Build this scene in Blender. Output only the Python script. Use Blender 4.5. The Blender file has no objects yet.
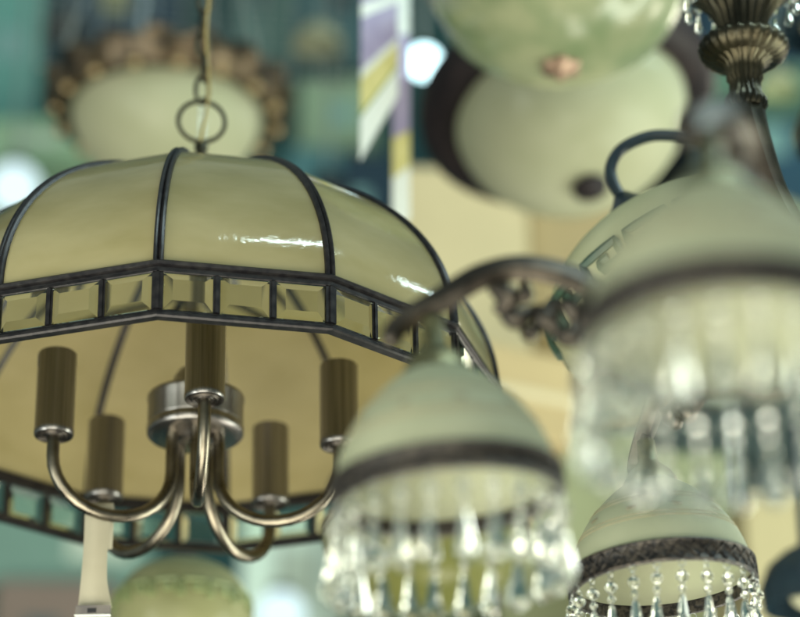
import bpy, math, random
from mathutils import Vector, Matrix
random.seed(7)
PI = math.pi
sc = bpy.context.scene
COL = sc.collection

# ------------------------------------------------------------------ camera
F = 2400.0                      # focal length in pixels of an 800 px wide frame
PITCH = math.radians(25.85)
CAM = Vector((0, 0, 1.5))
FWD = Vector((0, math.cos(PITCH), math.sin(PITCH)))
UP = Vector((0, -math.sin(PITCH), math.cos(PITCH)))
cd = bpy.data.cameras.new('camera')
cam = bpy.data.objects.new('camera', cd)
COL.objects.link(cam)
cam.location = CAM
cam.rotation_euler = (PI / 2 + PITCH, 0, 0)
cd.sensor_width = 36
cd.lens = F / 800 * 36
cd.clip_start = .05
cd.clip_end = 60
cd.dof.use_dof = True
cd.dof.focus_distance = 1.80
cd.dof.aperture_fstop = 2.9
sc.camera = cam


def P(x, y, d):
    """world point seen at photo pixel (x, y) at distance d along the view axis"""
    return CAM + FWD * d + Vector((1, 0, 0)) * ((x - 400) / F * d) + UP * ((308.5 - y) / F * d)


# ------------------------------------------------------------------ materials
def lin(r, g, b):
    f = lambda c: c / 12.92 if c <= .04045 else ((c + .055) / 1.055) ** 2.4
    return (f(r / 255), f(g / 255), f(b / 255), 1)


def newmat(name):
    m = bpy.data.materials.new(name)
    m.use_nodes = True
    nt = m.node_tree
    nt.nodes.clear()
    out = nt.nodes.new('ShaderNodeOutputMaterial')
    return m, nt, out


def ramp_noise(nt, scale, c1, c2, lo=.35, hi=.65, detail=4, stretch=None):
    tc = nt.nodes.new('ShaderNodeTexCoord')
    mp = nt.nodes.new('ShaderNodeMapping')
    if stretch: mp.inputs['Scale'].default_value = stretch
    nt.links.new(tc.outputs['Object'], mp.inputs['Vector'])
    n = nt.nodes.new('ShaderNodeTexNoise')
    n.inputs['Scale'].default_value = scale
    n.inputs['Detail'].default_value = detail
    nt.links.new(mp.outputs[0], n.inputs['Vector'])
    r = nt.nodes.new('ShaderNodeValToRGB')
    r.color_ramp.elements[0].position = lo
    r.color_ramp.elements[1].position = hi
    r.color_ramp.elements[0].color = c1
    r.color_ramp.elements[1].color = c2
    nt.links.new(n.outputs['Fac'], r.inputs['Fac'])
    return n, r


def bump(nt, height, strength, dist):
    b = nt.nodes.new('ShaderNodeBump')
    b.inputs['Strength'].default_value = strength
    b.inputs['Distance'].default_value = dist
    nt.links.new(height, b.inputs['Height'])
    return b


def principled(name, c1, c2=None, rough=.5, metal=0, scale=40, stretch=None, bmp=0, bdist=.001, coat=0, spec=None,
               lo=.35, hi=.65, rough_var=0):
    m, nt, out = newmat(name)
    p = nt.nodes.new('ShaderNodeBsdfPrincipled')
    nt.links.new(p.outputs[0], out.inputs[0])
    n, r = ramp_noise(nt, scale, c1, c2 or c1, lo, hi, stretch=stretch)
    nt.links.new(r.outputs[0], p.inputs['Base Color'])
    p.inputs['Roughness'].default_value = rough
    p.inputs['Metallic'].default_value = metal
    p.inputs['Coat Weight'].default_value = coat
    if spec is not None: p.inputs['Specular IOR Level'].default_value = spec
    if rough_var:
        mr = nt.nodes.new('ShaderNodeMapRange')
        mr.inputs['To Min'].default_value = max(.03, rough - rough_var)
        mr.inputs['To Max'].default_value = rough + rough_var
        nt.links.new(n.outputs['Fac'], mr.inputs['Value'])
        nt.links.new(mr.outputs[0], p.inputs['Roughness'])
    if bmp:
        b = bump(nt, n.outputs['Fac'], bmp, bdist)
        nt.links.new(b.outputs[0], p.inputs['Normal'])
    return m


def milk_glass(name, c1, c2, scale, trans=.45, gloss=.06, grough=.12, bmp=.15, bdist=.002, bscale=None, stretch=None, lo=.3, hi=.7):
    """opal / slag glass: part diffuse, part translucent, thin clear gloss on top"""
    m, nt, out = newmat(name)
    n, r = ramp_noise(nt, scale, c1, c2, lo, hi, stretch=stretch)
    d = nt.nodes.new('ShaderNodeBsdfDiffuse')
    t = nt.nodes.new('ShaderNodeBsdfTranslucent')
    g = nt.nodes.new('ShaderNodeBsdfGlossy')
    g.inputs['Roughness'].default_value = grough
    g.inputs['Color'].default_value = (1, 1, 1, 1)
    nt.links.new(r.outputs[0], d.inputs['Color'])
    nt.links.new(r.outputs[0], t.inputs['Color'])
    m1 = nt.nodes.new('ShaderNodeMixShader')
    m1.inputs[0].default_value = trans
    nt.links.new(d.outputs[0], m1.inputs[1])
    nt.links.new(t.outputs[0], m1.inputs[2])
    lw = nt.nodes.new('ShaderNodeFresnel')
    lw.inputs['IOR'].default_value = 1.45
    mul = nt.nodes.new('ShaderNodeMath')
    mul.operation = 'MULTIPLY'
    mul.inputs[1].default_value = gloss / .04
    mul.use_clamp = True
    nt.links.new(lw.outputs[0], mul.inputs[0])
    m2 = nt.nodes.new('ShaderNodeMixShader')
    nt.links.new(mul.outputs[0], m2.inputs[0])
    nt.links.new(m1.outputs[0], m2.inputs[1])
    nt.links.new(g.outputs[0], m2.inputs[2])
    nt.links.new(m2.outputs[0], out.inputs[0])
    if bmp:
        tc = nt.nodes.new('ShaderNodeTexCoord')
        n2 = nt.nodes.new('ShaderNodeTexNoise')
        n2.inputs['Scale'].default_value = bscale or scale
        n2.inputs['Detail'].default_value = 3
        nt.links.new(tc.outputs['Object'], n2.inputs['Vector'])
        b = bump(nt, n2.outputs['Fac'], bmp, bdist)
        for s in (d, g): nt.links.new(b.outputs[0], s.inputs['Normal'])
        nt.links.new(b.outputs[0], lw.inputs['Normal'])
    return m


def clear_glass(name, col, ior=1.5, rough=.0):
    m, nt, out = newmat(name)
    g = nt.nodes.new('ShaderNodeBsdfGlass')
    g.inputs['Color'].default_value = col
    g.inputs['IOR'].default_value = ior
    g.inputs['Roughness'].default_value = rough
    nt.links.new(g.outputs[0], out.inputs[0])
    return m


def emitter(name, col, s):
    m, nt, out = newmat(name)
    e = nt.nodes.new('ShaderNodeEmission')
    e.inputs[0].default_value = col
    e.inputs[1].default_value = s
    nt.links.new(e.outputs[0], out.inputs[0])
    return m


M = {}
M['amber'] = milk_glass('amber_slag_glass', lin(178, 168, 118), lin(212, 203, 160), 9, trans=.56, gloss=.035, grough=.085,
                        bmp=.075, bdist=.003, bscale=120, stretch=(1, 1, 2.2), lo=.25, hi=.75)
M['came'] = principled('dark_came', (.016, .015, .018, 1), (.036, .033, .034, 1), rough=.34, metal=.6, scale=160, rough_var=.12)
M['bronze'] = principled('brushed_bronze', (.22, .208, .202, 1), (.33, .31, .30, 1), rough=.30, metal=1, scale=70,
                         stretch=(9, 9, .12), bmp=.05, bdist=.0003, rough_var=.06)
M['arm'] = principled('dusty_bronze', (.045, .04, .035, 1), (.12, .10, .082, 1), rough=.36, metal=.9, scale=55, rough_var=.1)
M['tube'] = principled('aged_brass_tube', (.15, .132, .105, 1), (.24, .212, .165, 1), rough=.3, metal=1, scale=60, rough_var=.1)
M['darkmetal'] = principled('dark_bronze', (.03, .027, .026, 1), (.085, .072, .06, 1), rough=.42, metal=.8, scale=120, rough_var=.12)
M['rimmetal'] = principled('lattice_bronze', (.018, .017, .018, 1), (.07, .06, .05, 1), rough=.45, metal=.6, scale=260, lo=.42, hi=.58,
                           bmp=.5, bdist=.002)
M['oldbrass'] = principled('fluted_brass', (.028, .027, .021, 1), (.085, .074, .048, 1), rough=.40, metal=1, scale=22, rough_var=.12)
M['gold'] = principled('pale_brass', (.28, .20, .10, 1), (.42, .31, .17, 1), rough=.35, metal=1, scale=50)
M['copper'] = principled('copper_pink', (.34, .215, .15, 1), (.46, .31, .225, 1), rough=.5, metal=.5, scale=60)
M['frost'] = milk_glass('frosted_shade_glass', lin(190, 194, 168), lin(206, 208, 184), 14, trans=.5, gloss=.005, grough=.45, bmp=.1, bdist=.001)
M['etch'] = principled('etched_line', lin(140, 132, 106), lin(160, 150, 120), rough=.5, scale=80)
M['opal'] = milk_glass('opal_bowl_glass', lin(190, 192, 160), lin(206, 206, 178), 10, trans=.45, gloss=.012, grough=.25, bmp=.05)
M['alabaster'] = milk_glass('alabaster_glass', lin(140, 165, 120), lin(206, 210, 168), 14, trans=.45, gloss=.05, grough=.2, bmp=.15, lo=.3, hi=.6)
M['greenline'] = principled('green_key_paint', (.02, .05, .035, 1), (.035, .075, .05, 1), rough=.5, scale=60)
M['blueblack'] = principled('blue_black_enamel', (.006, .014, .022, 1), (.011, .024, .033, 1), rough=.35, scale=30)
M['brownrim'] = principled('dark_brown_wood', (.010, .008, .010, 1), (.024, .018, .019, 1), rough=.5, spec=.2, scale=18, stretch=(1, 1, 5))
M['crystal'] = clear_glass('crystal_glass', (.99, 1, .98, 1), 1.52, .08)
M['pane'] = clear_glass('bevelled_glass', (.95, .985, .95, 1), 1.46)
M['paper'] = principled('cream_paper', lin(160, 154, 134), lin(170, 164, 144), rough=.7, scale=25)
M['greypaper'] = principled('grey_print', lin(96, 92, 92), lin(120, 114, 108), rough=.6, scale=60)
M['black'] = principled('black_ink', (.012, .012, .015, 1), rough=.6)
M['white'] = principled('white_paper', lin(225, 228, 222), rough=.6)
M['purple'] = principled('purple_ink', lin(148, 138, 172), lin(168, 158, 186), rough=.55, scale=30)
M['yellow'] = principled('yellow_ink', lin(196, 186, 120), lin(212, 202, 140), rough=.55, scale=30)
M['ink_green'] = principled('green_ink', lin(120, 140, 70), rough=.55)
M['cord'] = principled('pale_cord', lin(160, 140, 84), rough=.5)
M['wire'] = principled('steel_wire', (.5, .53, .5, 1), rough=.3, metal=.9)
M['lampglow'] = emitter('cool_lamp_light', (.62, .95, 1, 1), 4.5)
M['lampsoft'] = emitter('soft_lamp_light', (.75, .97, 1, 1), 1.3)


# ------------------------------------------------------------------ mesh helpers
class MB:
    def __init__(s):
        s.v = []; s.f = []; s.mi = []; s.sm = []

    def add(s, verts, faces, mi=0, smooth=True, T=None):
        o = len(s.v)
        for q in verts:
            q = Vector(q)
            s.v.append(T @ q if T is not None else q)
        for fc in faces:
            s.f.append([o + i for i in fc]); s.mi.append(mi); s.sm.append(smooth)
        return s

    def box(s, a, b, mi=0, T=None):
        (x0, y0, z0), (x1, y1, z1) = a, b
        v = [(x0, y0, z0), (x1, y0, z0), (x1, y1, z0), (x0, y1, z0), (x0, y0, z1), (x1, y0, z1), (x1, y1, z1), (x0, y1, z1)]
        f = [(3, 2, 1, 0), (4, 5, 6, 7), (0, 1, 5, 4), (1, 2, 6, 5), (2, 3, 7, 6), (3, 0, 4, 7)]
        return s.add(v, f, mi, False, T)

    def lathe(s, prof, n=48, mi=0, smooth=True, T=None, a0=0, mod=None, close=False):
        """prof: (r, z) list; closed ring of n segments about z"""
        v = []; f = []; k = len(prof)
        for i in range(n):
            a = a0 + 2 * PI * i / n
            for j, (r, z) in enumerate(prof):
                rr, zz = (r, z) if mod is None else mod(r, z, a, j)
                v.append((rr * math.sin(a), -rr * math.cos(a), zz))
        for i in range(n):
            i2 = (i + 1) % n
            for j in range(k if close else k - 1):
                j2 = (j + 1) % k
                f.append((i * k + j, i2 * k + j, i2 * k + j2, i * k + j2))
        return s.add(v, f, mi, smooth, T)

    def tube(s, pts, r, n=12, mi=0, T=None, caps=True, sect=None, smooth=True):
        pts = [Vector(p) for p in pts]
        rad = r if isinstance(r, (list, tuple)) else [r] * len(pts)
        t = [(pts[min(i + 1, len(pts) - 1)] - pts[max(i - 1, 0)]).normalized() for i in range(len(pts))]
        ref = Vector((0, 0, 1)) if abs(t[0].z) < .9 else Vector((1, 0, 0))
        u = (ref - t[0] * ref.dot(t[0])).normalized()
        v = []; f = []
        for i, p in enumerate(pts):
            u = (u - t[i] * u.dot(t[i])).normalized()
            w = t[i].cross(u)
            for k in range(n):
                a = 2 * PI * k / n
                q = rad[i] * (sect(a) if sect else 1)
                v.append(p + u * (math.cos(a) * q) + w * (math.sin(a) * q))
        for i in range(len(pts) - 1):
            for k in range(n):
                k2 = (k + 1) % n
                f.append((i * n + k, i * n + k2, (i + 1) * n + k2, (i + 1) * n + k))
        if caps:
            f.append(tuple(range(n))[::-1])
            f.append(tuple((len(pts) - 1) * n + k for k in range(n)))
        return s.add(v, f, mi, smooth, T)

    def torus(s, R, r, n=40, m=10, mi=0, T=None, sx=1, sz=1):
        """ring standing in the local xz plane"""
        v = []; f = []
        for i in range(n):
            a = 2 * PI * i / n
            for k in range(m):
                b = 2 * PI * k / m
                q = R + r * math.cos(b)
                v.append(((R * sx + r * math.cos(b)) * math.cos(a), r * math.sin(b), (R * sz + r * math.cos(b)) * math.sin(a)))
        for i in range(n):
            for k in range(m):
                f.append((i * m + k, ((i + 1) % n) * m + k, ((i + 1) % n) * m + (k + 1) % m, i * m + (k + 1) % m))
        return s.add(v, f, mi, True, T)

    def ball(s, c, r, n=12, m=8, mi=0, smooth=True, sz=1, T=None):
        prof = [(max(r * math.sin(PI * j / m), 1e-5), -r * sz * math.cos(PI * j / m)) for j in range(m + 1)]
        TT = Matrix.Translation(c)
        return s.lathe(prof, n, mi, smooth, (T @ TT) if T is not None else TT)

    def build(s, name, mats, parent=None, bevel=0):
        me = bpy.data.meshes.new(name)
        me.from_pydata([tuple(q) for q in s.v], [], s.f)
        if not isinstance(mats, (list, tuple)): mats = [mats]
        for m in mats: me.materials.append(m)
        me.polygons.foreach_set('material_index', s.mi)
        me.polygons.foreach_set('use_smooth', s.sm)
        import bmesh
        bm = bmesh.new(); bm.from_mesh(me)
        bmesh.ops.remove_doubles(bm, verts=bm.verts, dist=1e-6)
        bmesh.ops.recalc_face_normals(bm, faces=bm.faces)
        for ed in bm.edges:      # crisp edges wherever two faces meet at a real corner
            if len(ed.link_faces) == 2 and (ed.calc_face_angle(0) > .9 or not all(q.smooth for q in ed.link_faces)): ed.smooth = False
        bm.to_mesh(me); bm.free()
        me.update()
        o = bpy.data.objects.new(name, me)
        COL.objects.link(o)
        if parent: o.parent = parent
        if bevel:
            b = o.modifiers.new('bevel', 'BEVEL'); b.width = bevel; b.segments = 2; b.limit_method = 'ANGLE'
        return o


def tag(o, label, cat, group=None):
    o['label'] = label; o['category'] = cat
    if group: o['group'] = group
    return o


def thing(name, label, cat, mat=None, group=None):
    o = bpy.data.objects.new(name, None)
    COL.objects.link(o)
    o.empty_display_size = .05
    if mat is not None: o.matrix_world = mat
    return tag(o, label, cat, group)


def dup(o, parent, T=None):
    c = o.copy(); COL.objects.link(c); c.parent = parent
    if T is not None: c.matrix_local = T
    return c


def smooth_path(pts, n=8):
    """Catmull-Rom through pts"""
    pts = [Vector(p) for p in pts]
    q = [pts[0] * 2 - pts[1]] + pts + [pts[-1] * 2 - pts[-2]]
    out = []
    for i in range(1, len(q) - 2):
        for k in range(n):
            t = k / n
            a, b, c, d = q[i - 1], q[i], q[i + 1], q[i + 2]
            out.append(.5 * ((2 * b) + (c - a) * t + (2 * a - 5 * b + 4 * c - d) * t * t + (3 * b - a - 3 * c + d) * t ** 3))
    out.append(pts[-1])
    return out


Rz = lambda a: Matrix.Rotation(a, 4, 'Z')
Tr = Matrix.Translation

# ================================================================== 1. the amber dome pendant
A0 = -.0346
tx = -.01838
kx = Vector((tx, 0, 1)).normalized()
ix = (Vector((1, 0, 0)) - kx * kx.x).normalized()
jx = kx.cross(ix)
DOME = Matrix.Translation(CAM + Vector((-.1687, 1.8270, .7574))) @ Matrix((ix, jx, kx)).transposed().to_4x4()
dome = thing('dome_pendant', 'large amber glass dome pendant with dark ribs and five bronze candle sockets inside', 'pendant lamp', DOME)
R0, H0, HB = .25, .0446, .197
NS = 12
ST = 2 * PI / NS


def dprof(t, dr=0.0):
    """dome profile from band (t=0) to crown (t=1); dr pushes along the normal"""
    a = t * (PI / 2 - .11)
    r, z = R0 * math.cos(a) ** 1.14, HB * math.sin(a)
    n = Vector((math.cos(a) / R0, math.sin(a) / HB)).normalized()
    return r + n.x * dr, H0 + z + n.y * dr


# one slightly bowed panel (real sheet with thickness), then 11 copies
mb = MB()
NT, NW = 22, 6
c0, c1 = A0, A0 + ST
v = []
for side in (0, 1):
    for i in range(NT + 1):
        r, z = dprof(i / NT * .995, -.0006 - side * .0026)
        p0 = Vector((r * math.sin(c0), -r * math.cos(c0), z)); p1 = Vector((r * math.sin(c1), -r * math.cos(c1), z))
        for k in range(NW + 1):
            q = p0.lerp(p1, .006 + .988 * k / NW)
            bow = (1 - (2 * k / NW - 1) ** 2) * .0009 * (r / R0)
            d = Vector((q.x, q.y, 0)).normalized()
            v.append(q + d * bow)
f = []
W1 = NW + 1; B = (NT + 1) * W1
for i in range(NT):
    for k in range(NW):
        a = i * W1 + k
        f.append((a, a + 1, a + W1 + 1, a + W1)); f.append((B + a + W1, B + a + W1 + 1, B + a + 1, B + a))
for i in range(NT):
    for k in (0, NW):
        a = i * W1 + k
        f.append((a, a + W1, B + a + W1, B + a))
for k in range(NW):
    for a in (k, NT * W1 + k):
        f.append((a, a + 1, B + a + 1, B + a))
mb.add(v, f)
for q in range(2 * NT * NW, len(f)): mb.sm[q] = False
for q in range(1, 2 * NT * NW, 2): mb.mi[q] = 1
M['amber_in'] = milk_glass('amber_glass_textured_inside', lin(190, 176, 124), lin(214, 200, 152), 9, trans=.56, gloss=.02, grough=.5, bmp=.10, bdist=.003, bscale=120, stretch=(1, 1, 2.2), lo=.25, hi=.75)
panel = mb.build('glass_panel', [M['amber'], M['amber_in']], dome)
for i in range(1, NS): dup(panel, dome, Rz(ST * i))

# ribs: twin came strips along each corner
sect = [(-.0036, -.0042), (-.0040, .0004), (-.0034, .0020), (-.0021, .0028), (-.0008, .0019), (0, .0004), (.0008, .0019), (.0021, .0028),
        (.0034, .0020), (.0040, .0004), (.0036, -.0042)]
mb = MB(); v = []; f = []
NR = 40; K = len(sect)
for i in range(NR + 1):
    for (w, n) in sect:
        r, z = dprof(i / NR, n)
        v.append(Vector((r * math.sin(A0), -r * math.cos(A0), z)) + Vector((math.cos(A0), math.sin(A0), 0)) * w)
for i in range(NR):
    for k in range(K):
        f.append((i * K + k, i * K + (k + 1) % K, (i + 1) * K + (k + 1) % K, (i + 1) * K + k))
mb.add(v, f)
rib = mb.build('rib', M['came'], dome)
for i in range(1, NS): dup(rib, dome, Rz(ST * i))


def apothem(r): return r  # corner radius is used directly: the ring is cut into 12 straight sides


# window band: two moulded rails, then posts, mullions and bevelled panes as sub-parts
mb = MB()
zt, zb = H0 + .0012, .0
rail_t = [(R0 - .0045, zt - .0095), (R0 + .0005, zt - .0095), (R0 + .0018, zt - .0085), (R0 + .0018, zt - .0060), (R0 + .0004, zt - .0052),
          (R0 + .0006, zt - .0044), (R0 + .0036, zt - .0034), (R0 + .0042, zt - .0012), (R0 + .0028, zt + .0004), (R0 - .0045, zt + .0004)]
rail_b = [(R0 - .0045, zb - .0005), (R0 + .0024, zb - .0005), (R0 + .0036, zb + .0008), (R0 + .0036, zb + .0028), (R0 + .0020, zb + .0040),
          (R0 + .0008, zb + .0046), (R0 + .0008, zb + .0062), (R0 - .0045, zb + .0062)]
mb.lathe(rail_t, NS, 0, False, a0=A0, close=True)
mb.lathe(rail_b, NS, 0, False, a0=A0, close=True)
band = mb.build('window_band', M['came'], dome)
zlo, zhi = zb + .0062, zt - .0095
zm, hh = (zlo + zhi) / 2, (zhi - zlo) / 2
ap = R0 * math.cos(ST / 2)          # distance of a side from the axis
half = R0 * math.sin(ST / 2)        # half a side
cp = MB()
cp.box((-.0042, -.0026, -hh + .0002), (.0042, .0032, hh - .0002)).box((-.0014, -.0040, -hh + .0002), (.0014, -.0026, hh - .0002))
post = cp.build('corner_post', M['came'], band)
mm = MB()
mm.box((-.0027, -.0018, -hh + .0002), (.0027, .0022, hh - .0002)).box((-.0012, -.0030, -hh + .0002), (.0012, -.0018, hh - .0002))
mull = mm.build('mullion', M['came'], band)
pw = (2 * half - 2 * .0042 - 2 * .0054) / 3 / 2 - .0001   # half width of one pane
pb = .0062                                                # bevel width
vv = []
for (yy, x, z) in ((-.0011, pw, hh - .0003), (-.0042, pw - pb, hh - .0003 - pb)):
    vv += [(-x, yy, -z), (x, yy, -z), (x, yy, z), (-x, yy, z)]
for (yy, x, z) in ((.0011, pw, hh - .0003), ):
    vv += [(-x, yy, -z), (x, yy, -z), (x, yy, z), (-x, yy, z)]
ff = [(4, 5, 6, 7), (11, 10, 9, 8)]
for k in range(4):
    k2 = (k + 1) % 4
    ff.append((k, k2, 4 + k2, 4 + k)); ff.append((8 + k, 8 + k2, k2, k))
pane = MB().add(vv, ff, 0, False).build('glass_pane', M['pane'], band)
first = {'p': True, 'm': True, 'c': True}
for i in range(NS):
    TC = Rz(A0 + ST * i) @ Tr((0, -R0 + .0012, zm))
    if i == 0: post.matrix_local = TC
    else: dup(post, band, TC)
    S = Rz(A0 + ST * (i + .5))
    for j in (-1, 1):
        T = S @ Tr((j * (pw + .0028), -ap, zm))
        if first['m']: mull.matrix_local = T; first['m'] = False
        else: dup(mull, band, T)
    for j in (-1, 0, 1):
        T = S @ Tr((j * (2 * pw + .0056), -ap, zm))
        if first['p']: pane.matrix_local = T; first['p'] = False
        else: dup(pane, band, T)

# crown cap, stem, ring, chain, cord
rc, zc = dprof(1.0)
MB().lathe([(1e-4, zc + .014), (.010, zc + .013), (.016, zc + .008), (.030, zc + .005), (rc + .010, zc + .001), (rc + .010, zc - .001), (.008, zc - .004), (1e-4, zc - .004)], 48).build('crown_cap', M['bronze'], dome)
MB().tube([(0, 0, .055), (0, 0, zc - .004)], .0060, 20).build('stem', M['bronze'], dome)
MB().lathe([(1e-4, .2885), (.0052, .288), (.0062, .284), (.0048, .279), (.0048, zc + .013), (.004, zc + .010)], 24).build('loop_bolt', M['oldbrass'], dome)
rg = MB().torus(.0205, .0021, 56, 12).build('hanging_ring', M['oldbrass'], dome)
rg.matrix_local = Tr((0, 0, .3105)) @ Rz(.15)
lk = MB().torus(.0095, .0020, 28, 8, sx=.62, sz=1.45)
link = None
chain = MB().tube([(0.001, 0, .3325), (.001, 0, .3345)], .002, 8).build('chain', M['oldbrass'], dome)
zz = .3425
for i in range(14):
    T = Tr((.0012 * math.sin(i * 1.7), 0, zz)) @ Rz(.25 + (i % 2) * PI / 2)
    if link is None:
        link = lk.build('link', M['oldbrass'], chain); link.matrix_local = T
    else: dup(link, chain, T)
    zz += .0235
MB().tube(smooth_path([(-.0015, -.003, .275), (.001, -.005, .296), (.004, -.004, .318), (.0065, -.004, .345), (.003, -.005, .40), (.006, -.004, .47), (.002, -.004, .56), (.004, -.003, .66)], 6), .0013, 8).build('cord', M['cord'], dome)

# hub with five J arms and sockets
MB().lathe([(1e-4, .0125), (.014, .0125), (.016, .0150), (.028, .0160), (.0385, .0168), (.0398, .0182), (.0400, .0245), (.0388, .0262), (.0395, .0280), (.0395, .0470), (.0405, .0485),
            (.0400, .0510), (.0365, .0530), (.024, .0560), (.020, .0600), (.019, .0680), (.015, .0750), (.008, .0785), (1e-4, .0785)], 64, T=Tr((0, 0, -.006))).build('hub', M['bronze'], dome)
MB().lathe([(1e-4, .004), (.004, .0045), (.0055, .008), (.0045, .0125), (.003, .016)], 20, T=Tr((0, 0, -.006))).build('finial_nut', M['tube'], dome)
arm_pts = [(.020, .022), (.020, .0), (.020, -.025)]
for k in range(1, 17):
    a = PI + PI * k / 16
    arm_pts.append((.0705 + .0505 * math.cos(a), -.026 + .044 * math.sin(a)))
arm_pts += [(.121, -.014), (.121, -.004)]
TH0 = .14
for k in range(5):
    th = TH0 + k * 2 * PI / 5
    A = Rz(th)
    if k == 0:
        arm = MB().tube([(0, -r, z) for r, z in arm_pts], .0051, 16).build('arm', M['tube'], dome); arm.matrix_local = A
        zs = -.0095
        sk = MB().lathe([(.0130, zs + .0725), (.0150, zs + .0725), (.0157, zs + .0715), (.0157, zs + .006), (.0160, zs + .0055), (.0160, zs + .0012), (.0153, zs), (.0140, zs)], 48)
        socket = sk.build('candle_socket', M['bronze'], dome)
        cup = MB().lathe([(.0150, zs - .0004), (.0140, zs - .0006), (.0120, zs + .0012), (.0100, zs - .0008), (.0080, zs + .0010), (.0070, zs - .0008), (.0051, zs - .0008), (.0051, zs + .004)], 40).build('socket_base', M['darkmetal'], socket)
        ins = MB().lathe([(1e-4, zs + .066), (.0128, zs + .066), (.0132, zs + .0725)], 32).build('lamp_holder', M['white'], socket)
        socket.matrix_local = A @ Tr((0, -.121, 0))
    else:
        dup(arm, dome, A)
        s2 = dup(socket, dome, A @ Tr((0, -.121, 0)))
        dup(cup, s2); dup(ins, s2)
# small printed sticker on the two front sockets
st = MB(); v = []
for k in range(7):
    a = -.9 + k * .09
    for z in (zs + .060, zs + .070):
        v.append((.01585 * math.sin(a), -.01585 * math.cos(a), z))
st.add(v, [(2 * k, 2 * k + 2, 2 * k + 3, 2 * k + 1) for k in range(6)])
socks = [o for o in dome.children if o.name.startswith('candle_socket')]
stk = st.build('sticker', M['greypaper'], socks[0]); stk.matrix_local = Rz(.75)
dup(stk, socks[4], Rz(.35))

# ------------------------------------------------------------------ paper tag hanging from the left arm
tp = P(99, 514, 1.925)
tagm = thing('paper_tag', 'long blank cream paper tag folded over a curved brass arm of the dome pendant', 'tag', Tr(tp) @ Rz(-.05))
v = []; n = 22
for i in range(n + 1):
    t = i / n
    z = .003 - .083 * t
    y = -.0062 - .004 * math.sin(t * 3.0) + .003 * t
    wl = -.0105 - .0012 * t + .0018 * math.sin(t * PI)
    wr = .0112 + .0005 * t - .0012 * math.sin(t * PI) + (.0035 * max(0, t - .75) * 4)
    v += [(wl, y, z), (wr, y - .0008 * math.sin(t * 4), z)]
mbt = MB().add(v, [(2 * i, 2 * i + 1, 2 * i + 3, 2 * i + 2) for i in range(n)])
# fold over the arm and short back flap
v2 = []
for i in range(9):
    a = PI * i / 8
    v2 += [(-.0105, -.0062 * math.cos(a), .003 + .0062 * math.sin(a)), (.0112, -.0062 * math.cos(a), .003 + .0062 * math.sin(a))]
v2 += [(-.0105, .0058, -.028), (.0112, .0058, -.028)]
mbt.add(v2, [(2 * i, 2 * i + 1, 2 * i + 3, 2 * i + 2) for i in range(9)])
pt = mbt.build('paper_strip', M['paper'], tagm)
so = pt.modifiers.new('solid', 'SOLIDIFY'); so.thickness = .0004
e = MB().box((-.0125, -.0095, -.0875), (.0150, -.0060, -.0800), 0).box((-.0130, -.0100, -.0884), (.0152, -.0058, -.0876), 1).box((-.003, -.0098, -.0862), (.004, -.0095, -.0825), 2)
e.build('clip_end', [M['greypaper'], M['white'], M['black']], tagm)

# ================================================================== 2. crystal chandelier at right
RS = .066
SH = [dict(c=(447, 487), d=1.402, tilt=4.5, pit=4), dict(c=(723, 330), d=1.13, tilt=1, pit=0), dict(c=(662, 577), d=1.735, tilt=4, pit=1)]
cs = [P(*s['c'], s['d']) for s in SH]


def circ(a, b, c):
    ax, ay, bx, by, cx, cy = a.x, a.y, b.x, b.y, c.x, c.y
    d = 2 * (ax * (by - cy) + bx * (cy - ay) + cx * (ay - by))
    ux = ((ax ** 2 + ay ** 2) * (by - cy) + (bx ** 2 + by ** 2) * (cy - ay) + (cx ** 2 + cy ** 2) * (ay - by)) / d
    uy = ((ax ** 2 + ay ** 2) * (cx - bx) + (bx ** 2 + by ** 2) * (ax - cx) + (cx ** 2 + cy ** 2) * (bx - ax)) / d
    return Vector((ux, uy, 0))


cc = Vector((.285, 1.31, 0))
cz = sum(p.z for p in cs) / 3
RC = sum((Vector((p.x, p.y, 0)) - cc).length for p in cs) / 3
ang = [math.atan2(p.y - cc.y, p.x - cc.x) for p in cs]
print('chandelier centre', cc, cz, 'R', RC, [math.degrees(a) for a in ang], [p.z for p in cs])
ROOT = Vector((cc.x, cc.y, cz))
chand = thing('crystal_chandelier', 'crystal chandelier with dark brass arms and frosted bell shades fringed with clear glass drops', 'chandelier', Tr(ROOT))

MB().lathe([(1e-4, -.09), (.012, -.085), (.02, -.07), (.012, -.055), (.03, -.035), (.045, -.01), (.04, .02), (.02, .035), (.014, .06), (.028, .08), (.034, .10), (.02, .12), (.012, .16),
            (.018, .22), (.03, .25), (.014, .27), (.006, .30), (.006, .80), (1e-4, .80)], 40).build('column', M['oldbrass'], chand)

# ---- shade (a bell of frosted glass), built about its rim centre
prof = [(1.0, 0), (1.0, .05), (.982, .15), (.94, .30), (.875, .45), (.79, .60), (.685, .74), (.56, .87), (.42, .99), (.30, 1.07), (.22, 1.12), (.20, 1.15)]
prof = [(r * RS, z * RS) for r, z in prof]
pp = smooth_path([(r, 0, z) for r, z in prof], 4)
prof_o = [(p.x, p.z) for p in pp]
prof_i = [(max(p.x - .0022, .004), p.z - .0008) for p in pp][::-1]


def on_profile(z):
    for a, b in zip(prof_o, prof_o[1:]):
        if a[1] <= z <= b[1] or b[1] <= z <= a[1]:
            t = (z - a[1]) / (b[1] - a[1] + 1e-9)
            return a[0] + (b[0] - a[0]) * t
    return prof_o[-1][0]


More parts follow.
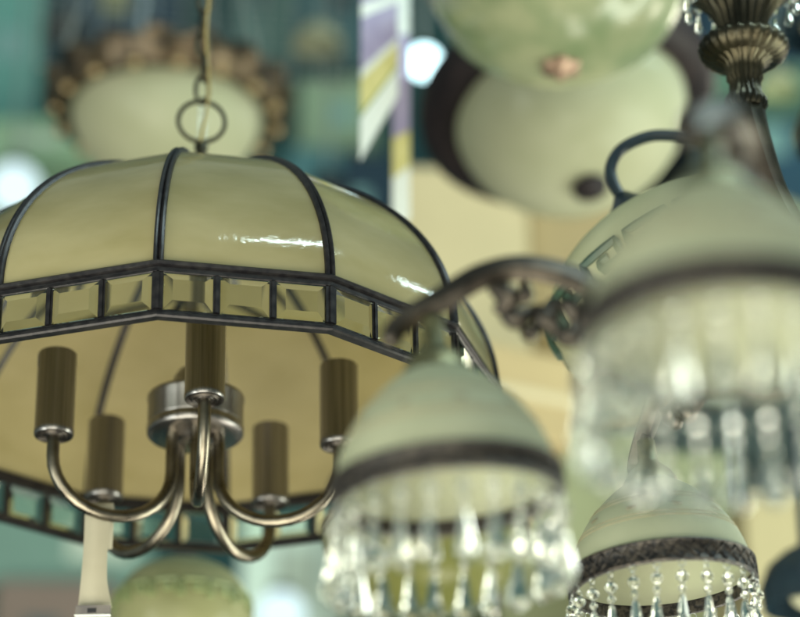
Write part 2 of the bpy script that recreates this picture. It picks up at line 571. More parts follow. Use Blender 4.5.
ms = MB().lathe(prof_o + prof_i, 64, 0, True, close=True)
for z in (.027, .0305, .0455, .049):
    r = on_profile(z)
    ms.lathe([(r - .0003, z - .0005), (r + .0004, z - .0003), (r + .0004, z + .0003), (r - .0003, z + .0005)], 64, 1)
for k in range(10):       # etched dots between the two rings
    a = 2 * PI * (k + .3) / 10
    z = .038; r = on_profile(z) + .0002
    T = Rz(a) @ Tr((0, -r, z)) @ Matrix.Rotation(-.85, 4, 'X')
    ms.lathe([(1e-4, .0002), (.0034, 0), (.0040, -.0006)], 16, 1, True, T @ Matrix.Rotation(PI / 2, 4, 'X'))
shade_me = ms
# rim band: bronze hoop with a diamond lattice in relief
mr = MB()
mr.lathe([(RS - .0012, -.0100), (RS + .0020, -.0102), (RS + .0030, -.0090), (RS + .0022, -.0080), (RS + .0018, .0042), (RS + .0028, .0052), (RS + .0022, .0064), (RS + .0004, .0064),
          (RS + .0002, -.0005), (RS - .0012, -.0010)], 72, 0, True, close=True)
NL = 36
for k in range(NL):
    for s_ in (-1, 1):
        pts = []
        for j in range(5):
            t = j / 4
            a = 2 * PI * (k + s_ * (t - .5)) / NL
            pts.append(((RS + .0024) * math.sin(a), -(RS + .0024) * math.cos(a), -.0076 + .0116 * t))
        mr.tube(pts, .0006, 5, 0, None, False)
mh = MB().lathe([(.30 * RS, 1.00 * RS), (.325 * RS, 1.03 * RS), (.30 * RS, 1.12 * RS), (.24 * RS, 1.22 * RS), (.15 * RS, 1.30 * RS), (.11 * RS, 1.36 * RS), (.10 * RS, 1.60 * RS), (1e-4, 1.62 * RS)], 32)


def gem(mb, c, r, n=8, h=1.0):
    """faceted bead"""
    prof = [(1e-4, r * h), (r * .55, r * h * .9), (r, r * .35 * h), (r, -r * .35 * h), (r * .55, -r * h * .9), (1e-4, -r * h)]
    mb.lathe(prof, n, 0, False, Tr(c))


def drop(mb, c, L, r):
    """long faceted drop hanging from c"""
    prof = [(1e-4, 0), (r * .28, -.02 * L), (r * .40, -.12 * L), (r * .62, -.42 * L), (r, -.78 * L), (r * .86, -.88 * L), (r * .30, -.98 * L), (1e-4, -L)]
    mb.lathe(prof, 6, 0, False, Tr(c))


mc = MB()
mc.torus(.0024, .00035, 14, 5, 1, Tr((0, 0, -.0028)))
mc.torus(.0020, .00030, 12, 5, 1, Tr((0, 0, -.0066)) @ Rz(PI / 2))
gem(mc, (0, 0, -.0128), .0042)
mc.torus(.0013, .00028, 12, 5, 1, Tr((0, 0, -.0180)))
gem(mc, (0, 0, -.0216), .0027)
mc.torus(.0012, .00028, 12, 5, 1, Tr((0, 0, -.0252)))
drop(mc, (0, 0, -.0262), .0300, .0066)
NC = 24
shade0 = rim0 = hold0 = cry0 = None
extra = [ang[0] + math.radians(q) for q in (143, 218)]
# arm in radial coordinates: x outward from the shade axis, z above the rim centre
k1 = 1714.0
arm_px = [(-43, -2), (-40, 6), (-30, 15), (-14, 26), (12, 41), (48, 63), (88, 73), (128, 68), (160, 54), (200, 26), (250, -14), (310, -46), (380, -52), (440, -20)]
mount_z = (487 - 337) / k1 / .93
rx = (cc - Vector((cs[0].x, cs[0].y, 0))).length
smax = rx - .02


def arm_mesh(reach):
    s = reach / (440 / k1)
    pts = []
    for i, (x, z) in enumerate(arm_px):
        xx = x / k1
        if x > 160: xx = 160 / k1 + (x - 160) / (440 - 160) * (reach - 160 / k1)
        pts.append((xx, 0, mount_z + z / k1 / .93))
    pth = smooth_path(pts, 6)
    rr = [.0062 + .0012 * min(1, max(0, (p.x + .025) / .03)) for p in pth]
    m = MB().tube(pth, rr, 20, sect=lambda a: 1 + .14 * math.cos(5 * a))
    m.ball(pth[0], .0062, 12, 8)
    # short neck down to the shade holder
    pz = [p for p in pth if abs(p.x) < .006]
    m.tube([(0, 0, pz[0].z if pz else mount_z + .02), (0, 0, 1.58 * RS)], .0042, 12)
    # leaf scrolls under the arm
    return m


def scroll_mesh():
    m = MB()
    def leaf(p0, p1, p2, w):
        pth = smooth_path([p0, p1, p2], 8)
        m.tube(pth, [w * 1.35 * (.35 + 1.0 * math.sin(PI * min(1, i / (len(pth) - 1) * .9 + .08))) for i in range(len(pth))], 8, 0, None)
    u = lambda x, y: ((x - 428) / k1, 0, mount_z + (337 - y) / k1 / .93)
    leaf(u(488, 283), u(506, 296), u(498, 312), .0045)
    leaf(u(498, 312), u(515, 318), u(530, 306), .0040)
    leaf(u(512, 300), u(500, 306), u(490, 308), .0030)
    leaf(u(516, 300), u(524, 292), u(522, 276), .0028)
    leaf(u(530, 306), u(545, 320), u(552, 334), .0042)
    leaf(u(552, 334), u(568, 336), u(574, 322), .0040)
    leaf(u(574, 322), u(570, 306), u(556, 302), .0036)
    leaf(u(556, 318), u(550, 306), u(556, 296), .0026)
    leaf(u(574, 322), u(590, 312), u(584, 288), .0038)
    leaf(u(580, 320), u(596, 330), u(590, 344), .0036)
    leaf(u(536, 322), u(528, 334), u(518, 330), .0028)
    T = Matrix.Rotation(.5, 4, 'X')
    for (x, y, w) in ((505, 306, .0046), (552, 330, .0052), (574, 326, .0048)):
        m.ball(u(x, y), w, 10, 6, sz=.8)
    return m


arm0 = None; scroll0 = None
spots = [(p, a, s) for p, a, s in zip(cs, ang, SH)]
for a in extra:
    spots.append((Vector((cc.x + RC * math.cos(a), cc.y + RC * math.sin(a), cz)), a, dict(tilt=0, pit=0)))
fringe = MB()
fringe_made = None
for i, (p, a, s) in enumerate(spots):
    L = p - ROOT
    RT = Matrix.Rotation(math.radians(-s['tilt']), 4, 'Y') @ Matrix.Rotation(math.radians(s['pit']), 4, 'X')
    T = Tr(L) @ RT
    if i == 0:
        shade0 = shade_me.build('shade', [M['frost'], M['etch']], chand); shade0.matrix_local = T; sh = shade0
        rim0 = mr.build('rim_band', M['rimmetal'], sh)
        hold0 = mh.build('shade_holder', principled('verdigris_brass', lin(62, 66, 46), lin(128, 124, 92), rough=.4, metal=.6, scale=90), sh)
    else:
        sh = dup(shade0, chand, T); dup(rim0, sh); dup(hold0, sh)
    for k in range(NC):
        b = 2 * PI * (k + .35) / NC
        # drops hang straight down, so undo the tilt of the shade
        q = Vector(((RS + .0012) * math.sin(b), -(RS + .0012) * math.cos(b), -.0095))
        CT = Tr(q) @ RT.to_3x3().inverted().to_4x4() @ Rz(b + random.uniform(-.5, .5)) @ Matrix.Rotation(random.uniform(-.05, .05), 4, 'Y')
        if i < 3:
            if cry0 is None:
                cry0 = mc.build('crystal_drop', [M['crystal'], M['wire']], sh); cry0.matrix_local = CT
            else: dup(cry0, sh, CT)
        else:
            TT = T @ CT
            for vi, fi in ((mc.v, mc.f), ):
                o = len(fringe.v)
                fringe.v += [TT @ w for w in vi]
                fringe.f += [[o + z for z in g] for g in fi]
                fringe.mi += mc.mi; fringe.sm += mc.sm
    # arm runs from the shade towards the column
    reach = (Vector((L.x, L.y, 0))).length - .018
    top = T @ Vector((0, 0, 1.45 * RS)) - Tr(L) @ Vector((0, 0, 1.45 * RS))
    AT = Tr(L + Vector((top.x, top.y, 0))) @ Rz(math.atan2(-L.y, -L.x))
    am = arm_mesh(reach).build('arm', M['arm'], chand); am.matrix_local = AT
    if scroll0 is None: scroll0 = scroll_mesh().build('leaf_scroll', M['arm'], am)
    else: dup(scroll0, am)
fr = fringe.build('crystal_fringe', [M['crystal'], M['wire']], chand)
fr['kind'] = 'stuff'

# ================================================================== 3. fluted brass stem lamp, upper right
base = P(744, 60, 1.93)
stem = thing('brass_stem_lamp', 'fluted antique brass lamp stem with vase collars and a long arm curving down right', 'lamp', Tr(base) @ Matrix.Rotation(.02, 4, 'Y'))
s = 1.93 / F
flute = lambda r, z, a, j: (r * (1 + .05 * math.cos(20 * a)), z)
MB().lathe([(1e-4, -58 * s), (18 * s, -58 * s), (21 * s, -52 * s), (20 * s, -46 * s), (16 * s, -40 * s), (15 * s, -26 * s), (18 * s, -22 * s), (17 * s, -14 * s), (20 * s, -6 * s), (28 * s, -1 * s), (16 * s, 6 * s), (1e-4, 6 * s)],
           80, mod=flute).build('vase_neck', M['oldbrass'], stem)
MB().lathe([(14 * s, -2 * s), (34 * s, 0), (42 * s, 6 * s), (45 * s, 13 * s), (43 * s, 18 * s), (38 * s, 20 * s), (31 * s, 25 * s), (22 * s, 28 * s), (14 * s, 28 * s)], 80, mod=lambda r, z, a, j: (r * (1 + .035 * math.cos(26 * a)), z)).build('collar', M['oldbrass'], stem)
MB().lathe([(20 * s, 24 * s), (22 * s, 34 * s), (27 * s, 50 * s), (36 * s, 66 * s), (52 * s, 84 * s), (58 * s, 92 * s), (52 * s, 94 * s), (24 * s, 74 * s), (12 * s, 60 * s), (1e-4, 60 * s)], 80, mod=flute).build('fluted_cup', M['oldbrass'], stem)
MB().tube([(0, 0, 60 * s), (0, 0, 420 * s)], 8 * s, 16).build('rod', M['oldbrass'], stem)
gm = None
for k in range(16):
    a = 2 * PI * k / 16
    m = MB()
    if gm is None:
        gem(m, (0, 0, -.006), .0042); drop(m, (0, 0, -.012), .018, .004)
        gm = m.build('glass_drop', M['crystal'], stem); q = gm
    else: q = dup(gm, stem)
    q.matrix_local = Tr((55 * s * math.sin(a), -55 * s * math.cos(a), 91 * s))
pa = smooth_path([(0, 0, -50 * s), (3 * s, 0, -72 * s), (10 * s, 0, -105 * s), (22 * s, 0, -150 * s), (44 * s, 0, -198 * s), (78 * s, 0, -236 * s), (118 * s, 0, -246 * s), (150 * s, 0, -226 * s), (160 * s, 0, -196 * s)], 8)
MB().tube(pa, [(17 - 5 * min(1, i / 40)) * s for i in range(len(pa))], 24, sect=lambda a: 1 + .08 * math.cos(8 * a)).build('curved_arm', M['oldbrass'], stem)
MB().lathe([(1e-4, -200 * s), (20 * s, -198 * s), (30 * s, -188 * s), (32 * s, -180 * s), (18 * s, -178 * s), (16 * s, -130 * s), (1e-4, -128 * s)], 32, T=Tr((160 * s, 0, 0))).build('lamp_cup', M['oldbrass'], stem)


# ================================================================== 4. lamps with a Greek key painted on the shade
def key_lamp(loc, R, label, tilt, rotz, hook, glass, line):
    T = Tr(loc) @ Matrix.Rotation(tilt, 4, 'Y') @ Rz(rotz)
    o = thing('key_pattern_lamp', label, 'pendant lamp', T, 'pendants with a key pattern band')
    H = (.64 if hook else .78) * R
    pr = [(.80 * R, -.62 * R), (.93 * R, -.42 * R), (.985 * R, -.2 * R), (R, 0)] + [(R * math.cos(t) ** .95, H * math.sin(t)) for t in [PI / 2 * k / 14 for k in range(1, 13)]] + [(.17 * R, H)]
    pi_ = [(r - .004, z - .002) for r, z in pr][::-1]
    MB().lathe(pr + pi_, 64, close=True).build('glass_shade', glass, o)
    kb = MB()
    def pt(a, z):
        r = R
        for (r0, q0), (r1, q1) in zip(pr, pr[1:]):
            if q0 <= z <= q1: r = r0 + (r1 - r0) * (z - q0) / (q1 - q0)
        r += .0008
        return (r * math.sin(a), -r * math.cos(a), z)
    N = 15; w = 2 * PI / N; z0, z1 = -.05 * R, .17 * R
    h = z1 - z0
    mot = [(0, 0), (0, 1), (.78, 1), (.78, .33), (.36, .33), (.36, .62), (.55, .62)]
    for k in range(N):
        pts = []
        seq = [(-.22, 0)] + mot[:]
        for (x0, y0), (x1, y1) in zip(seq, seq[1:]):
            for q in range(4):
                t = q / 4
                pts.append(pt((k + x0 + (x1 - x0) * t) * w, z0 + (y0 + (y1 - y0) * t) * h))
        pts.append(pt((k + .55) * w, z0 + .62 * h))
        kb.tube(pts, .0036 * R / .095, 6)
    kb.build('key_band', line, o)
    MB().lathe([(.27 * R, .93 * H), (.25 * R, 1.0 * H), (.19 * R, 1.10 * H), (.11 * R, 1.20 * H), (.06 * R, 1.30 * H), (1e-4, 1.31 * H)], 32).build('top_cap', M['blueblack'], o)
    if hook:
        pth = smooth_path([(0, 0, 1.2 * H), (-.0 * R, 0, 1.45 * H), (.05 * R, 0, 1.68 * H), (.20 * R, 0, 1.84 * H), (.43 * R, 0, 1.84 * H), (.62 * R, 0, 1.70 * H), (.8 * R, 0, 1.5 * H)], 8)
        MB().tube(pth, .045 * R, 14).build('gooseneck', M['blueblack'], o)
    else:
        MB().tube([(0, 0, 1.28 * H), (0, 0, 1.28 * H + .5)], .0012, 8).build('wire', M['wire'], o)
    return o


key_lamp(P(676, 284, 1.98), .112, 'opal glass pendant with green key pattern and blue black hook, behind the largest crystal shade', math.radians(-27), -.02, True, M['opal'], M['greenline'])
M['olive'] = milk_glass('olive_glass', lin(158, 160, 116), lin(178, 178, 134), 20, trans=.5, gloss=.02, grough=.3, bmp=0)
key_lamp(P(182, 612, 2.3), .066, 'small opal dome with key pattern at the bottom, below the amber dome pendant', 0, .1, False, M['olive'], principled('faded_key_paint', lin(104, 116, 76), lin(118, 128, 86), rough=.5))
# plain yellow-green bowl behind the crystals of the left shade
bw = thing('glass_bowl_lamp', 'round plain yellow green glass lamp behind the crystal drops of the left bell shade', 'pendant lamp', Tr(P(425, 545, 2.15)))
MB().lathe([(1e-4, -.060), (.03, -.057), (.062, -.045), (.085, -.022), (.092, 0), (.088, .012), (.084, .012), (.086, 0), (.08, -.02), (.058, -.041), (.03, -.053), (1e-4, -.056)], 48).build('glass_bowl',
   milk_glass('dark_olive_glass', lin(112, 116, 62), lin(134, 136, 82), 20, trans=.5, gloss=.02, grough=.3, bmp=0), bw)
MB().lathe([(.084, .008), (.094, .008), (.094, .016), (.084, .016)], 48, close=True).build('rim_ring', M['gold'], bw)
MB().tube([(0, 0, -.05), (0, 0, .3)], .004, 10).build('rod', M['gold'], bw)


# ================================================================== 5. bowls and flush lamps behind
def bowl_profile(R, D, n=14, th=.004):
    o = [(max(R * math.sin(PI / 2 * k / n), 1e-4), -D * math.cos(PI / 2 * k / n)) for k in range(n + 1)]
    i = [(max(r - th, 1e-4), z + th * .6) for r, z in o][::-1]
    return o + i


d = 2.45; s = d / F
ub = thing('alabaster_bowl_pendant', 'pale green alabaster bowl pendant with copper flower finial, cut by the top edge', 'pendant lamp', Tr(P(558, -16, d)))
MB().lathe(bowl_profile(126 * s, 96 * s), 72, mod=lambda r, z, a, j: (r * (1 + .010 * abs(math.cos(6 * a))), z), close=True).build('glass_bowl', M['alabaster'], ub)
MB().lathe([(1e-4, -112 * s), (4 * s, -111 * s), (6 * s, -105 * s), (17 * s, -101 * s), (19 * s, -97 * s), (10 * s, -91 * s), (1e-4, -90 * s)], 36, mod=lambda r, z, a, j: (r * (1 + .12 * math.cos(6 * a)), z)).build('finial', M['copper'], ub)
MB().lathe([(118 * s, -4 * s), (130 * s, -6 * s), (133 * s, 2 * s), (130 * s, 8 * s), (118 * s, 8 * s)], 72, close=True).build('rim_ring', M['gold'], ub)
for k in range(3):
    a = 2 * PI * k / 3 + .4
    MB().tube([(126 * s * math.sin(a), -126 * s * math.cos(a), 6 * s), (4 * s * math.sin(a), -4 * s * math.cos(a), 330 * s)], 2 * s, 8).build('suspension_rod', M['oldbrass'], ub)

d = 2.75; s = d / F
fl = thing('flush_ceiling_lamp', 'large cream bowl ceiling lamp with wide dark brown rim and dark button finial', 'ceiling lamp', Tr(P(570, 112, d)) @ Matrix.Rotation(math.radians(-9), 4, 'Y') @ Matrix.Rotation(math.radians(-12), 4, 'X'))
MB().lathe(bowl_profile(117 * s, 98 * s), 64, close=True).build('glass_bowl', M['opal'], fl)
MB().lathe([(108 * s, -2 * s), (122 * s, -8 * s), (140 * s, -4 * s), (150 * s, 6 * s), (150 * s, 22 * s), (138 * s, 30 * s), (108 * s, 30 * s)], 72, close=True).build('wide_rim', M['brownrim'], fl)
MB().lathe([(1e-4, -111 * s), (8 * s, -110 * s), (17 * s, -105 * s), (18 * s, -100 * s), (10 * s, -96 * s), (1e-4, -95 * s)], 28).build('finial', M['brownrim'], fl)
MB().lathe([(1e-4, 30 * s), (60 * s, 30 * s), (55 * s, 60 * s), (1e-4, 62 * s)], 32).build('ceiling_plate', M['brownrim'], fl)
MB().tube([(0, 0, 60 * s), (0, 0, 700 * s)], 6 * s, 12).build('rod', M['brownrim'], fl)

d = 3.2; s = d / F
orn = thing('ornate_bowl_lamp', 'cream bowl lamp with ornate scalloped bronze rim hanging behind the ring of the amber dome', 'pendant lamp', Tr(P(167, 110, d)))
MB().lathe(bowl_profile(96 * s, 82 * s), 64, close=True).build('glass_bowl', M['opal'], orn)
def ornmod(r, z, a, j):
    k = .5 + .5 * math.cos(16 * a)
    return (r + (7 * s * k if 1 <= j <= 5 else 0), z + (8 * s * k if 2 <= j <= 4 else 0))
MB().lathe([(92 * s, -8 * s), (106 * s, -10 * s), (116 * s, -2 * s), (122 * s, 10 * s), (114 * s, 20 * s), (104 * s, 16 * s), (92 * s, 8 * s)], 192, mod=ornmod, close=True).build('scalloped_rim', principled('warm_bronze', (.03, .026, .02, 1), (.17, .125, .08, 1), rough=.35, metal=.85, scale=30, lo=.4, hi=.6), orn)
bd = None
for k in range(16):
    a = 2 * PI * (k + .5) / 16
    if bd is None: bd = MB().ball((0, 0, 0), 7 * s, 12, 8).build('rim_bead', M['gold'], orn); q = bd
    else: q = dup(bd, orn)
    q.matrix_local = Tr((110 * s * math.sin(a), -110 * s * math.cos(a), -10 * s))
for k in range(4):
    a = 2 * PI * k / 4 + .5
    MB().tube([(118 * s * math.sin(a), -118 * s * math.cos(a), 12 * s), (12 * s * math.sin(a), -12 * s * math.cos(a), 420 * s)], 1.6 * s, 8).build('suspension_wire', M['wire'], orn)

# dark pendants cut by the right edge
dk = None
for (x, y, d, r, lab) in ((815, 22, 2.5, 34, 'dark round pendant shade cut by the right edge of the photo near its top corner'),
                          (832, 132, 2.3, 38, 'dark round pendant shade cut by the right edge of the photo, the lower of two'),
                          (806, 588, 2.4, 44, 'dark dome shade at the lower right beside the smallest crystal shade')):
    s = d / F
    o = thing('dark_pendant', lab, 'pendant lamp', Tr(P(x, y, d)), 'dark round pendants at the right edge')
    MB().lathe([(r * s, -.5 * r * s), (r * s * 1.05, 0), (r * s * .85, .5 * r * s), (r * s * .45, .85 * r * s), (.12 * r * s, r * s), (.08 * r * s, 1.1 * r * s), (.4 * r * s, .8 * r * s), (r * s * .8, .45 * r * s), (r * s * .98, 0), (.94 * r * s, -.5 * r * s)], 40, close=True).build('metal_shade', M['blueblack'], o)
    MB().tube([(0, 0, r * s), (0, 0, 4 * r * s)], .004, 8).build('rod', M['blueblack'], o)
    MB().ball((0, 0, -.1 * r * s), .4 * r * s, 16, 10).build('bulb', M['opal'], o)

# ================================================================== 6. price cards
def card(name, label, x0, x1, ya, yb, yc, d, tilt, mats, stripes):
    """hanging card with slanted lower edge; stripes = list of (f0, f1, material index) down the card"""
    a = P(x0, ya, d); s = d / F
    w = (x1 - x0) * s
    o = thing(name, label, 'price card', Tr(a) @ Rz(tilt), 'striped cards hanging by the ceiling lamp')
    m = MB(); H0_, H1_ = (yb - ya) * s / .9, (yc - ya) * s / .9
    for (f0, f1, mi) in stripes:
        v = []
        for y in (0, .0012):
            v += [(0, y, -H0_ * f0), (w, y, -H1_ * f0), (w, y, -H1_ * f1), (0, y, -H0_ * f1)]
        m.add(v, [(0, 1, 2, 3), (7, 6, 5, 4), (0, 4, 5, 1), (1, 5, 6, 2), (2, 6, 7, 3), (3, 7, 4, 0)], mi, False)
    m.build('printed_card', mats, o)
    for q in (.3, .7):
        MB().tube([(w * q, 0, -.002), (w * .5, 0, .25)], .0006, 6).build('thread', M['wire'], o)
    return o


mats = [M['purple'], M['white'], M['yellow'], M['ink_green']]
card('price_card', 'larger purple, yellow and white striped card hanging in front of the other card', 362, 403, -60, 168, 92, 2.5, .5, mats,
     [(0, .30, 0), (.30, .36, 1), (.36, .60, 0), (.60, .64, 1), (.64, .79, 2), (.79, .81, 3), (.81, 1, 1)])
card('price_card', 'narrow pale purple and yellow card hanging behind the larger striped card', 393, 413, -40, 240, 218, 2.6, .6, mats,
     [(0, .28, 1), (.28, .5, 0), (.5, .66, 0), (.66, .80, 2), (.80, 1, 1)])

# ================================================================== 7. the shop behind
def wallmat():
    m, nt, out = newmat('teal_wall_paint')
    p = nt.nodes.new('ShaderNodeBsdfPrincipled'); nt.links.new(p.outputs[0], out.inputs[0])
    n, r = ramp_noise(nt, .9, lin(34, 74, 82), lin(60, 104, 104), .35, .7)
    nt.links.new(r.outputs[0], p.inputs['Base Color']); p.inputs['Roughness'].default_value = .8
    return m


w = MB().box((-4, 5.6, -1), (4, 5.7, 8)).build('wall', wallmat())
w['kind'] = 'structure'
fl_ = MB().box((-5, -4, -.1), (5, 5.6, 0)).build('floor', principled('shop_floor', (.045, .05, .048, 1), (.07, .075, .07, 1), rough=.5, scale=3))
fl_['kind'] = 'structure'


def carton(name, label, cat, rect, d, c1, c2, rot=0.0, depth=.35, tape=None, group='boxes stacked at the back of the shop', lid=False):
    x0, y0, x1, y1 = rect
    s = d / F
    wd, ht = (x1 - x0) * s, (y1 - y0) * s / .88
    o = thing(name, label, cat, Tr(P((x0 + x1) / 2, y1, d)) @ Rz(rot), group)
    mat = principled('box_board', c1, c2, rough=.75, scale=6)
    MB().box((-wd / 2, 0, 0), (wd / 2, depth, ht)).build('box_body', mat, o, bevel=.004)
    if cat == 'box':
        lc = random.choice((lin(176, 190, 176), lin(60, 84, 92), lin(150, 150, 110), lin(24, 40, 52), lin(120, 160, 160)))
        lx, lz, lw, lh = random.uniform(-.35, .1) * wd, random.uniform(.15, .5) * ht, random.uniform(.2, .4) * wd, random.uniform(.18, .35) * ht
        MB().box((lx, -.003, lz), (lx + lw, -.0005, lz + lh)).build('label_panel', principled('label_print', lc, lc, rough=.5), o)
    if tape:
        MB().box((-wd / 2 - .002, -.003, ht * .44), (wd / 2 + .002, -.0002, ht * .54)).build('tape', principled('tape', tape, tape, rough=.4), o)
    return o


beige1, beige2 = lin(182, 168, 132), lin(192, 178, 140)
tan1, tan2 = lin(156, 138, 100), lin(166, 148, 108)
carton('cardboard_carton', 'tall pale beige carton standing behind the right side of the amber dome', 'carton', (400, 165, 536, 520), 3.3, beige1, beige2, .05)
carton('cardboard_carton', 'brown carton under the large cream ceiling lamp', 'carton', (531, 196, 640, 330), 3.45, tan1, tan2, -.1)
carton('cardboard_carton', 'beige open carton beneath the leafy chandelier arm', 'carton', (478, 352, 584, 440), 3.1, tan1, tan2, .45, tape=beige1)
carton('cardboard_carton', 'small beige carton at the lower right behind the smallest crystal shade', 'carton', (752, 500, 830, 640), 3.0, lin(150, 140, 106), lin(160, 150, 114), .1)
carton('cardboard_carton', 'pale cream carton below the beige open carton', 'carton', (505, 436, 650, 560), 3.3, lin(140, 146, 112), lin(150, 156, 120), .0)
carton('cardboard_carton', 'pale cream carton between the two crystal shades at the right', 'carton', (655, 462, 742, 640), 3.2, lin(128, 134, 102), lin(138, 144, 110), .05)
# dark and pale stock boxes on racks
for (nm, lab, rect, d, c1, rot) in (
    ('stock_box', 'navy stock box behind the ornate bowl lamp, at the top left', (52, -60, 172, 62), 4.4, lin(26, 56, 78), .05),
    ('stock_box', 'dark teal stock box on the top rack between the ornate bowl lamp and the cards', (296, -60, 376, 58), 4.3, lin(44, 84, 92), .1),
    ('stock_box', 'navy stock box seen just left of the narrow card over the amber dome', (340, 152, 396, 235), 4.0, lin(20, 46, 62), .0),
    ('stock_box', 'blue grey stock box low behind the amber dome near the cards', (288, 146, 342, 240), 4.1, lin(74, 118, 124), .15),
    ('stock_box', 'pale green stock box on the rack left of the striped cards', (298, 76, 372, 148), 4.2, lin(128, 152, 128), -.05),
    ('stock_box', 'pale aqua stock box at the upper left edge of the photo', (-40, -40, 34, 128), 4.2, lin(96, 150, 144), .2),
    ('stock_box', 'pale grey green stock box behind the upper right of the ornate rim', (236, -60, 292, 60), 4.5, lin(88, 126, 122), .0),
    ('stock_box', 'sage stock box at the left edge above the amber dome', (-50, 118, 118, 160), 3.9, lin(140, 172, 140), .0),
    ('stock_box', 'dark plum stock box high at the right behind the brown rimmed ceiling lamp', (630, -40, 704, 110), 3.9, lin(36, 40, 52), .0),
    ('stock_box', 'deep blue stock box behind the fluted brass stem', (704, 96, 815, 210), 3.8, lin(34, 70, 90), .0),
    ('stock_box', 'deep blue green stock box at the top right corner behind the fluted cup', (700, -60, 830, 60), 3.9, lin(28, 58, 76), .0),
    ('stock_box', 'dull green stock box between the two blue boxes behind the brass stem', (704, 64, 815, 92), 3.8, lin(88, 122, 104), .0),
    ('stock_box', 'aqua stock box at the lower left beneath the amber dome', (-40, 470, 150, 585), 3.6, lin(104, 134, 124), .12),
    ('stock_box', 'muted mauve stock box at the bottom left corner', (-10, 586, 110, 660), 3.5, lin(118, 104, 96), .05),
    ('stock_box', 'pale ice blue stock box at the bottom between the key pattern dome and the crystals', (238, 500, 345, 660), 3.6, lin(196, 216, 206), .0),
    ('stock_box', 'dull olive stock box behind the crystal drops of the left bell shade', (345, 470, 505, 660), 3.5, lin(74, 82, 54), .0),
    ('stock_box', 'grey green stock box behind the lowest crystals near the bottom edge', (505, 562, 660, 680), 3.4, lin(86, 98, 78), .0),
    ('stock_box', 'dull olive stock box behind the largest crystal shade', (640, 205, 815, 330), 3.5, lin(120, 134, 104), .0),
    ('stock_box', 'dark slate stock box behind the crystal drops of the largest shade', (668, 334, 830, 458), 3.4, lin(40, 56, 54), .0),
):
    d = d + .9
    carton(nm, lab, 'box', rect, d, c1, tuple(min(1, c * 1.12) for c in c1[:3]) + (1,), rot, .4)

# hanging wire grid near the ceiling, far behind
d = 3.9; s = d / F
o = thing('wire_grid', 'pale steel wire display grid hanging high at the back, above the ornate bronze rim', 'wire grid', Tr(P(40, 62, d)) @ Rz(.12))
m = MB()
for k in range(12): m.tube([(k * 28 * s, 0, 0), (k * 28 * s, 0, 150 * s)], 1.5 * s, 6)
for k in range(6): m.tube([(-4 * s, .004, k * 28 * s), (314 * s, .004, k * 28 * s)], 1.5 * s, 6)
m.build('wire_mesh', M['wire'], o)

# small shades of other lamps, far behind
for (nm, lab, x, y, d, r, sq, mt) in (
    ('small_pendant', 'small dark bell pendant far behind, left of the ornate bronze rim', 66, 26, 4.2, 26, .9, 'blueblack'),
    ('small_pendant', 'small dark bell pendant far behind the cards, just over the right shoulder of the dome', 328, 188, 3.9, 24, .8, 'blueblack'),
    ('small_pendant', 'small opal bell pendant far behind, right of the ornate bronze rim', 318, 40, 4.0, 24, .8, 'opal'),
    ('small_pendant', 'small opal bell pendant far behind, between the brass stem and the right edge', 778, 84, 3.6, 20, .9, 'alabaster'),
    ('small_pendant', 'small brown bell pendant far behind the beige cartons at the lower right', 742, 590, 3.1, 18, .9, 'brownrim'),
):
    s = d / F
    o = thing(nm, lab, 'pendant lamp', Tr(P(x, y, d)), 'small pendants far behind')
    MB().lathe([(r * s, -.4 * r * s), (.93 * r * s, 0), (.72 * r * s, .5 * sq * r * s), (.4 * r * s, .85 * sq * r * s), (.12 * r * s, sq * r * s), (.10 * r * s, .95 * sq * r * s), (.38 * r * s, .80 * sq * r * s), (.69 * r * s, .46 * sq * r * s),
                (.90 * r * s, 0), (.97 * r * s, -.4 * r * s)], 32, close=True).build('lamp_shade', M[mt], o)
    MB().tube([(0, 0, .9 * sq * r * s), (0, 0, .9 * sq * r * s + .6)], .0025, 8).build('cord', M['wire'], o)

# lit lamps far behind: real globes that give off light
for (x, y, d, r, lab, mt) in ((424, 62, 3.3, 17, 'small lit cool white globe lamp left of the brown rimmed ceiling lamp', 'lampglow'),
                              (14, 188, 4.6, 26, 'lit cool white globe lamp glowing behind the left shoulder of the amber dome', 'lampsoft'),
                              (281, 614, 4.3, 24, 'lit cool white globe lamp glowing at the bottom below the curved brass arms', 'lampsoft')):
    s = d / F
    o = thing('globe_lamp', lab, 'lit lamp', Tr(P(x, y, d)), 'lit globe lamps far behind')
    MB().ball((0, 0, 0), r * s, 24, 14).build('globe', M[mt], o)
    MB().lathe([(.5 * r * s, .80 * r * s), (.5 * r * s, 1.15 * r * s), (.2 * r * s, 1.3 * r * s), (1e-4, 1.3 * r * s)], 20).build('lamp_cap', M['oldbrass'], o)
    MB().tube([(0, 0, 1.25 * r * s), (0, 0, 1.3 * r * s + .5)], .004, 8).build('rod', M['wire'], o)

# ================================================================== lights
wd = bpy.data.worlds.new('World'); sc.world = wd; wd.use_nodes = True
bg = wd.node_tree.nodes['Background']
bg.inputs[0].default_value = (.55, .69, .64, 1)
bg.inputs[1].default_value = .46


def area(name, loc, target, sx, sy, power, col):
    l = bpy.data.lights.new(name, 'AREA'); l.shape = 'RECTANGLE'; l.size = sx; l.size_y = sy; l.energy = power; l.color = col
    o = bpy.data.objects.new(name, l); COL.objects.link(o)
    o.location = loc
    o.rotation_euler = (Vector(target) - Vector(loc)).to_track_quat('-Z', 'Y').to_euler()
    return o


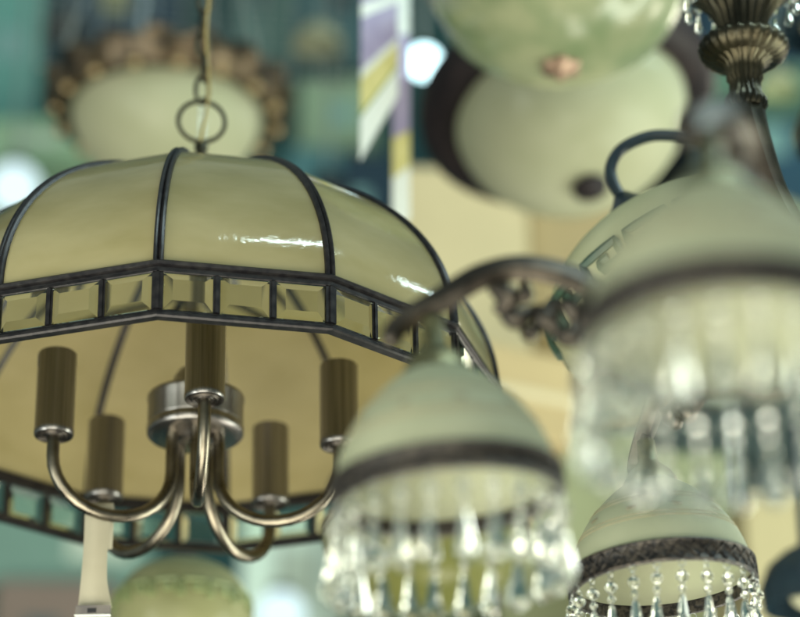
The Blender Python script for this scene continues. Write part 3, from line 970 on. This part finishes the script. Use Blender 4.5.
dc = DOME.translation
area('front_fill', (-.5, -2.0, 1.2), (dc.x, dc.y + .2, 2.45), 3.6, 1.5, 62, (1, .99, .82))  # added soft fill from behind the camera, no actual window
area('under_fill', (-.5, .55, .45), (dc.x, dc.y + .15, 2.4), 2.2, 1.5, 84, (1, .97, .79))  # added fill from below that brightens the inside of the dome
area('side_fill', (-2.3, .2, 1.2), (dc.x, dc.y, 2.3), .8, 1.4, 34, (.95, 1, .90))  # added fill from the left for socket highlights, not a window
area('rear_fill', (1.9, 2.2, 1.5), (.1, 3.6, 3.4), 1.2, 1.6, 62, (.92, 1, .84))  # added fill, out of view, to lift the background lamps and wall


def bulb(loc, w, r, col):
    l = bpy.data.lights.new('sparkle_light', 'POINT'); l.energy = w; l.shadow_soft_size = r; l.color = col
    o = bpy.data.objects.new('sparkle_light', l); COL.objects.link(o); o.location = loc


# unseen point lights added outside the frame to make the crystals sparkle
for q in ((1.25, 2.6, 2.5), (1.3, 1.7, 2.0), (1.1, 3.2, 3.2), (1.2, 1.9, 1.3), (.45, 2.3, 1.15), (.9, .9, 1.2)):
    bulb(q, 6.5, .13, (1, .94, .76))
for q in ((.08, 2.05, 1.90), (.34, 2.3, 2.0), (.62, 2.1, 1.85), (.75, 1.5, 1.6)):
    bulb(q, 1.6, .06, (1, .95, .80))
# ceiling tube whose broken reflection runs along the amber panels
h = 1.5
p0 = dc + Vector((.38 * h, -.90 * h, h)); p1 = dc + Vector((1.55 * h, .30 * h, h))
mid = (p0 + p1) / 2
t = area('ceiling_tube', mid, dc, (p1 - p0).length, .03, 34, (.75, 1, 1))
xa = (p1 - p0).normalized(); za = -(dc - mid).normalized(); ya = za.cross(xa).normalized(); za = xa.cross(ya)
t.matrix_world = Matrix.Translation(mid) @ Matrix((xa, ya, za)).transposed().to_4x4()

# ================================================================== render
sc.view_settings.view_transform = 'Standard'
sc.view_settings.look = 'None'
sc.view_settings.exposure = -.06
sc.view_settings.gamma = 1
sc.render.engine = 'CYCLES'
cy = sc.cycles
cy.use_denoising = True
try: cy.denoiser = 'OPENIMAGEDENOISE'
except Exception: pass
cy.max_bounces = 12
cy.transmission_bounces = 10
cy.glossy_bounces = 5
cy.diffuse_bounces = 4
cy.sample_clamp_indirect = 6
cy.caustics_reflective = False
cy.caustics_refractive = False
cy.blur_glossy = .5
